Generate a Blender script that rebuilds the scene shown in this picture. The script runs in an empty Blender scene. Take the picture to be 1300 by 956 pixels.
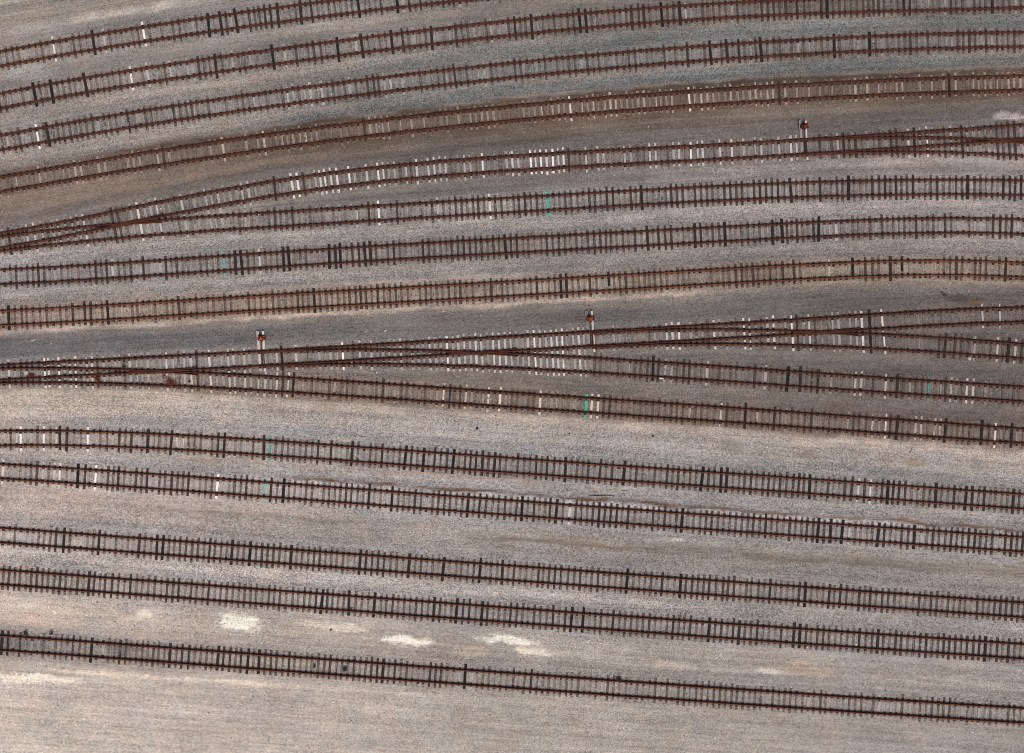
import bpy, bmesh, math, random
import numpy as np
rnd = random.Random(7)
rs = np.random.RandomState(11)
C = bpy.context.scene.collection
S = 0.082                    # metres per photo pixel on the ground
CX, CY = 650.0, 433.0        # photo pixel straight below the camera
HG = 0.7535                  # half distance between the rail centres

def W(px, py):
    return (px - CX) * S, (CY - py) * S
def lin(c):
    c = c / 255.0
    return c / 12.92 if c <= 0.04045 else ((c + 0.055) / 1.055) ** 2.4
def L3(rgb, k=1.0):
    return tuple(lin(v) * k for v in rgb)
SR = np.vectorize(lin)

# ------------------------------------------------------------------ noise in numpy
def vnoise(x, y, seed=0):
    xi = np.floor(x).astype(np.int64); yi = np.floor(y).astype(np.int64)
    xf = x - xi; yf = y - yi
    def h(a, b):
        n = (a * 374761393 + b * 668265263 + seed * 1442695041) & 0xffffffff
        n = ((n ^ (n >> 13)) * 1274126177) & 0xffffffff
        n = n ^ (n >> 16)
        return (n & 0xffff) / 65535.0
    u = xf * xf * (3 - 2 * xf); v = yf * yf * (3 - 2 * yf)
    a = h(xi, yi); b = h(xi + 1, yi); c = h(xi, yi + 1); d = h(xi + 1, yi + 1)
    return (a * (1 - u) + b * u) * (1 - v) + (c * (1 - u) + d * u) * v
def fbm(x, y, seed=0, oc=4, g=0.5):
    t = 0; a = 1; s = 0
    for i in range(oc):
        t = t + a * vnoise(x * 2 ** i, y * 2 ** i, seed + i * 17); s += a; a *= g
    return t / s * 2 - 1

# ------------------------------------------------------------------ object helpers
def tag(o, label=None, cat=None, group=None, kind=None):
    if label: o['label'] = label
    if cat: o['category'] = cat
    if group: o['group'] = group
    if kind: o['kind'] = kind
    return o
def empty(name, loc=(0, 0, 0), rz=0, **k):
    o = bpy.data.objects.new(name, None); C.objects.link(o)
    o.location = loc; o.rotation_euler = (0, 0, rz); o.empty_display_size = 0.3
    return tag(o, **k)
def link(name, me, mats, parent=None, smooth=False):
    o = bpy.data.objects.new(name, me); C.objects.link(o)
    for m in mats: me.materials.append(m)
    if parent: o.parent = parent
    if smooth: me.polygons.foreach_set('use_smooth', [True] * len(me.polygons))
    return o
def bm_obj(name, bm, mats, parent=None, smooth=False):
    bmesh.ops.recalc_face_normals(bm, faces=bm.faces)
    me = bpy.data.meshes.new(name); bm.to_mesh(me); bm.free()
    return link(name, me, mats, parent, smooth)
def bx(bm, c, d, rz=0, bev=0.0, taper=1.0, tilt=(0, 0)):
    """box with a tapered top and bevelled edges"""
    x, y, z = c; a, b, h = d[0] / 2, d[1] / 2, d[2] / 2
    ca, sa = math.cos(rz), math.sin(rz); vs = []
    for k, t in ((-1, 1), (1, taper)):
        for sx, sy in ((-1, -1), (1, -1), (1, 1), (-1, 1)):
            X, Y = sx * a * t, sy * b * t
            Z = k * h + X * tilt[0] + Y * tilt[1]
            vs.append(bm.verts.new((x + X * ca - Y * sa, y + X * sa + Y * ca, z + Z)))
    fs = [bm.faces.new([vs[i] for i in q]) for q in
          ((3, 2, 1, 0), (4, 5, 6, 7), (0, 1, 5, 4), (1, 2, 6, 5), (2, 3, 7, 6), (3, 0, 4, 7))]
    if bev:
        es = {e for f in fs for e in f.edges}
        bmesh.ops.bevel(bm, geom=list(es), offset=bev, segments=1, affect='EDGES', profile=0.6)
def tube(bm, pts, r, n=8, r2=None):
    from mathutils import Vector
    rings = []; P = [Vector(p) for p in pts]
    for i, p in enumerate(P):
        d = (P[min(i + 1, len(P) - 1)] - P[max(i - 1, 0)]).normalized()
        up = Vector((0, 0, 1)) if abs(d.z) < 0.9 else Vector((1, 0, 0))
        u = d.cross(up).normalized(); v = u.cross(d)
        rr = r if r2 is None else r + (r2 - r) * i / (len(P) - 1)
        rings.append([bm.verts.new(p + (u * math.cos(6.2832 * k / n) + v * math.sin(6.2832 * k / n)) * rr) for k in range(n)])
    for a, b in zip(rings, rings[1:]):
        for k in range(n):
            bm.faces.new((a[k], a[(k + 1) % n], b[(k + 1) % n], b[k]))
    bm.faces.new(rings[0][::-1]); bm.faces.new(rings[-1])
def lathe(bm, c, prof, n=20):
    rings = []
    for r, z in prof:
        rings.append([bm.verts.new((c[0] + r * math.cos(6.2832 * k / n), c[1] + r * math.sin(6.2832 * k / n), c[2] + z)) for k in range(n)])
    for a, b in zip(rings, rings[1:]):
        for k in range(n):
            bm.faces.new((a[k], a[(k + 1) % n], b[(k + 1) % n], b[k]))
    bm.faces.new(rings[0][::-1]); bm.faces.new(rings[-1])

# ------------------------------------------------------------------ materials
class NT:
    def __init__(s, name):
        s.m = bpy.data.materials.new(name); s.m.use_nodes = True
        s.t = s.m.node_tree; s.n = s.t.nodes; s.b = s.n['Principled BSDF']
        s.b.inputs['Specular IOR Level'].default_value = 0.25
    def node(s, ty, **k):
        q = s.n.new(ty)
        for a, v in k.items(): setattr(q, a, v)
        return q
    def set(s, sock, v):
        if isinstance(v, bpy.types.NodeSocket): s.t.links.new(v, sock)
        else: sock.default_value = v
    def math(s, op, a, b=0.0, clamp=False):
        q = s.node('ShaderNodeMath', operation=op, use_clamp=clamp)
        s.set(q.inputs[0], a); s.set(q.inputs[1], b); return q.outputs[0]
    def mix(s, f, a, b, bt='MIX'):
        q = s.node('ShaderNodeMix', data_type='RGBA', blend_type=bt)
        s.set(q.inputs[0], f); s.set(q.inputs[6], a); s.set(q.inputs[7], b); return q.outputs[2]
    def noise(s, vec, sc, det=3.0, rough=0.6):
        q = s.node('ShaderNodeTexNoise'); s.set(q.inputs['Vector'], vec)
        q.inputs['Scale'].default_value = sc; q.inputs['Detail'].default_value = det
        q.inputs['Roughness'].default_value = rough; return q.outputs['Fac']
    def vor(s, vec, sc):
        q = s.node('ShaderNodeTexVoronoi'); s.set(q.inputs['Vector'], vec)
        q.inputs['Scale'].default_value = sc; return q
    def mapr(s, v, a, b, c, d):
        q = s.node('ShaderNodeMapRange'); s.set(q.inputs[0], v)
        for i, x in enumerate((a, b, c, d)): s.set(q.inputs[i + 1], x)
        return q.outputs[0]
    def scale(s, vec, xyz):
        q = s.node('ShaderNodeVectorMath', operation='MULTIPLY'); s.set(q.inputs[0], vec)
        q.inputs[1].default_value = xyz; return q.outputs[0]
    def mulv(s, col, val):
        q = s.node('ShaderNodeVectorMath', operation='SCALE'); s.set(q.inputs[0], col)
        s.set(q.inputs['Scale'], val); return q.outputs[0]
    def attr(s, name):
        return s.node('ShaderNodeAttribute', attribute_name=name)
    def pos(s): return s.node('ShaderNodeNewGeometry').outputs['Position']
    def bump(s, h, st, dist):
        q = s.node('ShaderNodeBump'); q.inputs['Strength'].default_value = st
        q.inputs['Distance'].default_value = dist; s.set(q.inputs['Height'], h)
        s.t.links.new(q.outputs[0], s.b.inputs['Normal'])

ALB = 1.0        # overall albedo scale of everything traced from the photograph
def grain(g, P):
    """stone by stone brightness of crushed gravel: about -1..1"""
    v1 = g.vor(P, 10.0); v2 = g.vor(P, 19.0)
    s1 = g.node('ShaderNodeSeparateColor'); g.set(s1.inputs[0], v1.outputs['Color'])
    s2 = g.node('ShaderNodeSeparateColor'); g.set(s2.inputs[0], v2.outputs['Color'])
    a = g.math('SUBTRACT', s1.outputs[0], 0.5); b = g.math('SUBTRACT', s2.outputs[0], 0.5)
    return g.math('ADD', g.math('MULTIPLY', a, 1.3), g.math('MULTIPLY', b, 1.1)), s1.outputs[1], v1

def mat_ground():
    g = NT('gravel_ground'); P = g.pos()
    col = g.attr('col').outputs['Color']; grit = g.attr('grit').outputs['Fac']
    uv = g.node('ShaderNodeUVMap', uv_map='flow').outputs['UV']
    gr, hue, vv = grain(g, P)
    n1 = g.noise(P, 0.9, 5, 0.7); n2 = g.noise(P, 4.5, 3, 0.7)
    st = g.noise(g.scale(uv, (0.05, 1.6, 1)), 1.0, 4, 0.65)       # streaks that run along the tracks
    st2 = g.noise(g.scale(uv, (0.22, 6.0, 1)), 1.0, 3, 0.6)
    k = g.math('MULTIPLY', gr, g.mapr(grit, 0, 1, 0.26, 0.70))
    k = g.math('ADD', k, g.math('MULTIPLY', g.math('SUBTRACT', n1, 0.5), 0.42))
    k = g.math('ADD', k, g.math('MULTIPLY', g.math('SUBTRACT', n2, 0.5), 0.42))
    k = g.math('ADD', k, g.math('MULTIPLY', g.math('SUBTRACT', st, 0.5), 0.95))
    k = g.math('ADD', k, g.math('MULTIPLY', g.math('SUBTRACT', st2, 0.5), 0.6))
    bedm = g.attr('bed').outputs['Fac']                             # dirt and splinters between the timbers, lying across the track
    x1 = g.noise(g.scale(uv, (5.5, 0.30, 1)), 1.0, 3, 0.75); x2 = g.noise(g.scale(uv, (17.0, 0.5, 1)), 1.0, 2, 0.6)
    xx = g.math('ADD', g.math('MULTIPLY', g.math('SUBTRACT', x1, 0.5), 1.9), g.math('MULTIPLY', g.math('SUBTRACT', x2, 0.5), 0.9))
    k = g.math('ADD', k, g.math('MULTIPLY', xx, bedm))
    k = g.math('MAXIMUM', g.math('ADD', k, 1.0), 0.2)
    # rare bright and dark stones
    v3 = g.vor(P, 8.0); s3 = g.node('ShaderNodeSeparateColor'); g.set(s3.inputs[0], v3.outputs['Color'])
    br = g.math('MULTIPLY', g.math('GREATER_THAN', s3.outputs[0], 0.972), g.math('LESS_THAN', v3.outputs['Distance'], 0.42))
    k = g.math('ADD', k, g.math('MULTIPLY', br, 0.7))
    dk = g.math('MULTIPLY', g.math('LESS_THAN', s3.outputs[0], 0.02), g.math('LESS_THAN', v3.outputs['Distance'], 0.4))
    k = g.math('SUBTRACT', k, g.math('MULTIPLY', dk, 0.35))
    c = g.mulv(col, k)
    # stones are bluish or pinkish one by one; dirt patches drift warm or cool
    tint = g.mix(hue, (1.045, 0.99, 0.955, 1), (0.965, 1.005, 1.04, 1))
    c = g.mix(g.mapr(grit, 0, 1, 0.35, 0.85), c, g.mix(1.0, c, tint, 'MULTIPLY'))
    n3 = g.noise(P, 0.35, 4, 0.65)
    t2 = g.mix(g.mapr(n3, 0.35, 0.65, 0, 1), (1.05, 0.99, 0.945, 1), (0.975, 1.002, 1.02, 1))
    c = g.mix(0.8, c, g.mix(1.0, c, t2, 'MULTIPLY'))
    g.t.links.new(c, g.b.inputs['Base Color']); g.b.inputs['Roughness'].default_value = 0.95
    g.bump(g.math('ADD', g.math('MULTIPLY', gr, 0.6), n2), 0.55, 0.04)
    return g.m
def mat_sleeper():
    g = NT('weathered_timber'); P = g.pos()
    col = g.attr('col').outputs['Color']; dust = g.attr('dust').outputs['Color']
    cov = g.attr('cover').outputs['Fac']
    uv = g.node('ShaderNodeUVMap', uv_map='uv').outputs['UV']
    oi = g.node('ShaderNodeObjectInfo').outputs['Random']
    isl = g.node('ShaderNodeNewGeometry').outputs['Random Per Island']
    r = g.math('FRACT', g.math('ADD', g.math('MULTIPLY', oi, 7.31), g.math('MULTIPLY', isl, 13.7)))
    off = g.node('ShaderNodeCombineXYZ'); g.set(off.inputs[0], g.math('MULTIPLY', r, 37.0)); g.set(off.inputs[2], g.math('MULTIPLY', r, 11.0))
    ad = g.node('ShaderNodeVectorMath', operation='ADD'); g.set(ad.inputs[0], uv); g.set(ad.inputs[1], off.outputs[0])
    uvr = ad.outputs[0]
    s1 = g.noise(g.scale(uvr, (24, 0.9, 1)), 1, 3, 0.7)
    s2 = g.noise(g.scale(uvr, (7, 2.2, 1)), 1, 3, 0.7)
    k = g.math('ADD', 0.62, g.math('MULTIPLY', r, 0.76))
    k = g.math('ADD', k, g.math('MULTIPLY', g.math('SUBTRACT', s1, 0.5), 1.5))
    k = g.math('ADD', k, g.math('MULTIPLY', g.math('SUBTRACT', s2, 0.5), 0.8))
    k = g.math('MAXIMUM', k, 0.2)
    c = g.mulv(col, k)
    gr, hue, vv = grain(g, P)
    dc = g.mulv(dust, g.math('MAXIMUM', g.math('ADD', 1.0, g.math('MULTIPLY', gr, 0.42)), 0.2))
    m = g.noise(P, 3.3, 4, 0.75)
    m2 = g.noise(g.scale(uvr, (9, 0.8, 1)), 1, 2, 0.6)
    mm = g.math('ADD', g.math('MULTIPLY', m, 0.6), g.math('MULTIPLY', m2, 0.4))
    thr = g.mapr(cov, 0, 1, 0.72, 0.28)
    f = g.mapr(mm, g.math('SUBTRACT', thr, 0.03), g.math('ADD', thr, 0.05), 0, 1)
    c = g.mix(f, c, dc)
    g.t.links.new(c, g.b.inputs['Base Color']); g.b.inputs['Roughness'].default_value = 0.9
    g.bump(s1, 0.5, 0.01)
    return g.m
def mat_rust(name, a, b, sc=2.5, head=None):
    g = NT(name); P = g.pos()
    n = g.noise(P, sc, 5, 0.7); n2 = g.noise(P, sc * 0.16, 3, 0.6)
    c = g.mix(g.mapr(n, 0.36, 0.64, 0, 1), (*L3(a), 1), (*L3(b), 1))
    c = g.mulv(c, g.mapr(n2, 0.3, 0.7, 0.7, 1.3))
    if head:                                                           # the worn head of the rail is a fresher rust than web and foot
        z = g.node('ShaderNodeSeparateXYZ'); g.set(z.inputs[0], P)
        c = g.mix(g.mapr(z.outputs[2], .19, .205, 0, 1), c, g.mulv(g.mix(n, (*L3(head), 1), (*L3(tuple(v * .8 for v in head)), 1)), g.mapr(n2, .3, .7, .75, 1.2)))
    g.t.links.new(c, g.b.inputs['Base Color'])
    g.b.inputs['Roughness'].default_value = 0.85; g.bump(n, 0.4, 0.01)
    return g.m
def mat_plain(name, a, b, sc=6.0, rough=0.85):
    g = NT(name); P = g.pos(); n = g.noise(P, sc, 4, 0.7)
    c = g.mix(g.mapr(n, 0.3, 0.7, 0, 1), (*L3(a), 1), (*L3(b), 1))
    g.t.links.new(c, g.b.inputs['Base Color']); g.b.inputs['Roughness'].default_value = rough
    g.bump(n, 0.3, 0.01)
    return g.m
M_G = mat_ground(); M_S = mat_sleeper()
M_RD = mat_rust('dark_rusty_rail', (56, 29, 22), (86, 44, 32), head=(90, 48, 34))
M_RR = mat_rust('red_rusty_rail', (80, 43, 31), (112, 62, 43), head=(122, 68, 44))
M_PL = mat_rust('rusty_plate', (42, 27, 22), (72, 43, 32))
M_FR = mat_rust('rust_red_casting', (62, 28, 22), (118, 52, 34), 6)
M_FD = mat_rust('dark_rust_casting', (58, 26, 21), (96, 44, 33), 5)
M_OR = mat_rust('orange_rust', (112, 46, 28), (196, 90, 50), 7)
M_DK = mat_plain('dark_twig', (34, 29, 27), (62, 52, 46))
M_WH = mat_plain('white_board', (225, 220, 214), (190, 184, 178))
M_PW = mat_plain('pale_wood', (200, 190, 178), (160, 148, 138))
M_ST = mat_plain('pale_stone', (205, 198, 192), (140, 134, 130), 9)
M_WD = mat_plain('dry_red_weed', (118, 50, 34), (72, 34, 27), 5)
M_GW = mat_plain('dark_weed', (58, 56, 44), (34, 34, 28), 5)

# ------------------------------------------------------------------ the tracks, traced in photo pixels: (x, upper rail y, lower rail y)
T = {}
T['1'] = [(0,66.5,84.3),(82,51.5,69.8),(165,37.5,56),(330,14,32.3),(431,0,18.9),(490,-7,11.7),(579,-16,2.2),(700,-27,-9),(900,-40,-22),(1300,-54,-36)]
T['2'] = [(0,120,138.4),(165,89.6,109),(330,66.5,85),(490,45,64),(655,24.8,45.5),(815,12,30.5),(980,2,20.2),(1135,-4,14.7),(1300,-8.5,10.2)]
T['3'] = [(0,173,191),(165,144.4,162.6),(330,118.9,137.5),(490,98.2,116.8),(655,80.4,100),(815,64.3,84.2),(975,53,71.8),(1135,45.7,64.7),(1300,41.4,59.7)]
T['4'] = [(0,225.8,244.3),(58,215,233.5),(165,198.6,217),(330,171.8,190.5),(490,152.3,172.6),(652,133.9,153.4),(815,121,140.1),(975,109.8,128.4),(1135,102.3,120.6),(1300,96.5,115)]
T['5'] = [(0,297.5,314.8),(76,283,300),(165,265.8,284),(330,233.4,252.8),(414,220,239),(490,211,231),(653,199.4,217.6),(815,189.9,207.2),(975,180.2,198.8),(1018,177.6,195.8),(1088,174,192.6),(1135,170.8,189.8),(1224,163.3,182.6),(1300,158.9,177.5)]
T['5b'] = [(1018,178.3,196.6),(1060,176.3,195.4),(1135,174.6,194),(1200,175.3,194.6),(1260,177.7,196),(1300,180.4,198.4)]
T['6'] = [(0,301.3,319.6),(76,291.2,309.8),(127,286.5,305),(228,277.5,298),(328,271.6,290),(490,260.7,280.2),(652,251.2,269.6),(815,241.7,261),(975,234,253.2),(1135,229,247.5),(1300,230.2,248.2)]
T['7'] = [(0,342.4,361.5),(165,333.6,352.6),(328,322.3,340.8),(490,312.2,331),(652,303.3,321.8),(815,293.7,312.7),(975,285.3,304.5),(1135,278.3,297.5),(1220,277.5,296.5),(1300,278.7,298.3)]
T['8'] = [(0,395.2,413.5),(165,386.4,404.9),(328,375.8,394.6),(490,367.3,386.4),(652,357.6,375.5),(815,348.3,366.8),(975,339.4,358),(1105,332,350.2),(1200,331.9,350.4),(1300,334.3,353.4)]
T['9'] = [(0,464,483.3),(89,459.2,478),(165,454.6,473.4),(254,450.4,470),(330,446.3,464.5),(490,438.6,455),(592,430.5,448.3),(651,427.3,445.2),(751,422.6,440.2),(815,417.8,436),(975,408.7,426.6),(1046,404,421.9),(1135,397.6,416.9),(1224,393,412.2),(1300,390.5,409.5)]
T['10'] = [(0,468.3,486.3),(89,468,486.6),(165,469,488.1),(254,472.9,492),(330,477.4,496.2),(490,487.6,507),(652,498.5,518),(815,510.4,528.4),(975,521.4,540.2),(1135,532.3,552.2),(1300,544.5,563.3)]
T['11'] = [(331,447.3,466),(400,444.5,463),(490,444.6,462.6),(592,446.9,465.6),(651,449,467.5),(751,453,474.5),(815,458.4,478.5),(975,469.3,488.8),(1135,480.3,500),(1300,491,510.5)]
T['12'] = [(751,423.8,441.6),(815,419.9,438),(900,418.3,437),(970,419.8,438.2),(1050,421,440.5),(1135,425,445),(1224,431,450.4),(1300,437.2,456.2)]
T['13'] = [(0,548,566.3),(76,547,565.6),(165,549.8,568.6),(328,559.4,578),(490,570,588.6),(652,582.3,601.3),(815,593.5,612.5),(975,604.8,623.7),(1135,616,635),(1300,628,646.6)]
T['14'] = [(0,589.4,608),(165,599.5,618.3),(328,612.4,631.4),(490,623.4,642),(652,636,655.2),(815,648,667.2),(975,659.3,677.7),(1135,671,690),(1300,682.5,701)]
T['15'] = [(0,669.8,689.3),(165,682.2,702),(328,695.2,713.3),(490,706.4,725.5),(652,718.9,737.9),(815,730.2,749.8),(975,741.9,761),(1135,753.6,772.6),(1300,766,783.8)]
T['16'] = [(0,723.6,742),(165,735.8,754.6),(328,748,767.4),(490,759.7,778.7),(652,772.4,791.2),(815,783.5,803),(975,795.5,814.5),(1135,806,826),(1300,817.6,837)]
T['17'] = [(0,806.6,825.2),(165,817.6,838),(328,830.8,850),(490,842,861.5),(650,855,873.5),(700,858.5,877.3),(1000,879,898),(1300,899,918)]
DEG = dict([(k, 5) for k in T]); DEG['5b'] = 3; DEG['12'] = 4; DEG['15'] = 3; DEG['16'] = 3; DEG['17'] = 3; DEG['14'] = 4; DEG['5'] = 6; DEG['9'] = 6
class Track:
    def __init__(s, k, pts):
        s.k = k; a = np.array(pts, float); s.x0, s.x1 = a[0, 0], a[-1, 0]
        s.start = s.x0 if s.x0 > 1 else -130.0
        s.end = 1430.0
        s.p = np.polynomial.Polynomial.fit(a[:, 0], (a[:, 1] + a[:, 2]) / 2, DEG[k])
        s.d = s.p.deriv()
    def y(s, x):
        x = np.asarray(x, float); xc = np.clip(x, s.x0, s.x1)
        return s.p(xc) + s.d(xc) * (x - xc)
    def sl(s, x):
        return s.d(np.clip(np.asarray(x, float), s.x0, s.x1))
    def pt(s, x, off=0.0):
        """world xy of a point beside the centre line, off metres towards the top of the photo"""
        X, Y = W(x, s.y(x)); m = -s.sl(x); n = np.sqrt(1 + m * m)
        return X - m / n * off, Y + off / n
    def ry(s, x, sgn):
        """photo y of a rail (sgn -1 the upper, +1 the lower)"""
        m = s.sl(x); return s.y(x) + sgn * HG / S * np.sqrt(1 + m * m)
TR = {k: Track(k, v) for k, v in T.items()}

# ------------------------------------------------------------------ ground
KX = np.array([0, 325, 650, 975, 1300.])
order = ['1','2','3','4','5','6','7','8','9','10','13','14','15','16','17']
bed = {
 '1': [(150,140,134),(140,134,130),(132,124,118),(130,120,112),(125,115,108)],
 '2': [(145,136,130),(138,131,126),(127,119,114),(122,112,106),(112,104,100)],
 '3': [(148,140,134),(140,133,128),(122,121,119),(121,117,114),(124,114,109)],
 '4': [(122,107,98),(112,98,88),(102,88,79),(106,91,81),(110,93,82)],
 '5': [(124,115,109),(128,119,112),(120,112,107),(122,114,110),(115,106,100)],
 '6': [(130,120,115),(138,130,125),(150,144,140),(150,143,139),(148,140,136)],
 '7': [(150,146,145),(138,130,126),(132,124,119),(144,137,133),(145,136,130)],
 '8': [(164,146,136),(150,133,120),(152,139,130),(140,126,115),(138,124,114)],
 '9': [(138,132,128),(136,129,123),(128,122,117),(118,110,104),(114,103,97)],
 '10': [(146,139,133),(134,121,111),(128,116,106),(120,108,101),(118,106,100)],
 '13': [(168,156,148),(157,148,142),(146,140,136),(142,136,132),(145,137,132)],
 '14': [(168,156,149),(170,161,157),(152,146,143),(150,144,141),(152,145,141)],
 '15': [(176,166,160),(160,150,144),(152,144,139),(143,136,131),(143,135,131)],
 '16': [(167,156,148),(162,153,148),(153,146,141),(147,140,136),(143,135,131)],
 '17': [(150,141,135),(158,147,139),(152,143,136),(150,141,134),(150,141,134)]}
band = [  # above T1, then between neighbours, then below the last
 [(158,147,138),(148,139,131),(130,120,112),(122,112,104),(118,108,100)],
 [(144,135,128),(142,133,126),(134,124,116),(126,117,110),(120,112,105)],
 [(150,141,134),(144,134,126),(121,118,114),(121,119,115),(110,109,106)],
 [(146,137,130),(138,129,121),(115,114,111),(107,108,106),(114,112,109)],
 [(124,110,101),(122,109,100),(107,97,90),(110,100,93),(106,99,94)],
 [(130,122,117),(132,124,118),(114,107,103),(138,129,125),(146,137,132)],
 [(156,149,145),(148,141,136),(150,143,138),(148,140,136),(142,133,128)],
 [(158,150,144),(154,145,138),(140,133,128),(133,126,122),(132,125,121)],
 [(112,108,108),(106,102,100),(108,102,99),(106,101,98),(104,97,93)],
 [(138,132,128),(122,114,108),(118,109,102),(110,103,98),(106,98,93)],
 [(190,174,161),(168,157,149),(160,152,146),(158,149,142),(160,150,143)],
 [(166,156,149),(156,149,144),(150,144,140),(147,141,138),(143,137,134)],
 [(168,153,144),(158,147,139),(148,140,134),(140,132,125),(146,138,132)],
 [(176,166,158),(168,159,153),(156,149,144),(150,143,138),(148,141,137)],
 [(186,170,159),(176,163,153),(166,156,147),(160,151,143),(152,144,138)],
 [(192,178,167),(182,170,160),(170,160,150),(160,151,143),(152,144,138)]]
griti = [.35,.35,.75,.8,.35,.45,.85,.8,.5,.5,.8,.95,.8,1,.45,.4]   # how gravelly each band is
def keyed(vals, px):
    a = SR(np.array(vals, float))
    return np.stack([np.interp(px, KX, a[:, i]) for i in range(3)], -1)
def stroke(col, grit, px, py, tr, off, x0, x1, w, rgb, a, seed=0, g=None):
    """a strip of differently coloured dirt lying parallel to a track"""
    wob = fbm(px / 60, py * 0 + seed, seed, 3) * w * 0.6
    d = np.abs(py - TR[tr].y(px) - off - wob) / w
    m = np.clip(1.3 - d, 0, 1); m = m * m * (3 - 2 * m)
    e = np.clip((px - x0) / 70 + 0.5, 0, 1) * np.clip((x1 - px) / 70 + 0.5, 0, 1)
    n = np.clip(0.75 + 0.9 * fbm(px / 26, py / 9, seed + 5, 3), 0, 1)
    m = (m * e * n * a)[..., None]
    col[:] = col * (1 - m) + SR(np.array(rgb, float)) * m
    if g is not None: grit[:] = grit * (1 - m[..., 0]) + g * m[..., 0]
def patch(col, grit, px, py, cx, cy, rx, ry, rgb, a, seed=0, g=0.1):
    sl = 0.075
    u = (px - cx) / rx; v = (py - cy - sl * (px - cx)) / ry
    d = np.sqrt(u * u + v * v) + 0.85 * fbm(px / 16, py / 6, seed, 6, .65)
    m = np.clip((1.2 - d) / 0.6, 0, 1); m = (m * m * (3 - 2 * m) * a)[..., None]
    col[:] = col * (1 - m) + SR(np.array(rgb, float)) * m
    grit[:] = grit * (1 - m[..., 0]) + g * m[..., 0]

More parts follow.
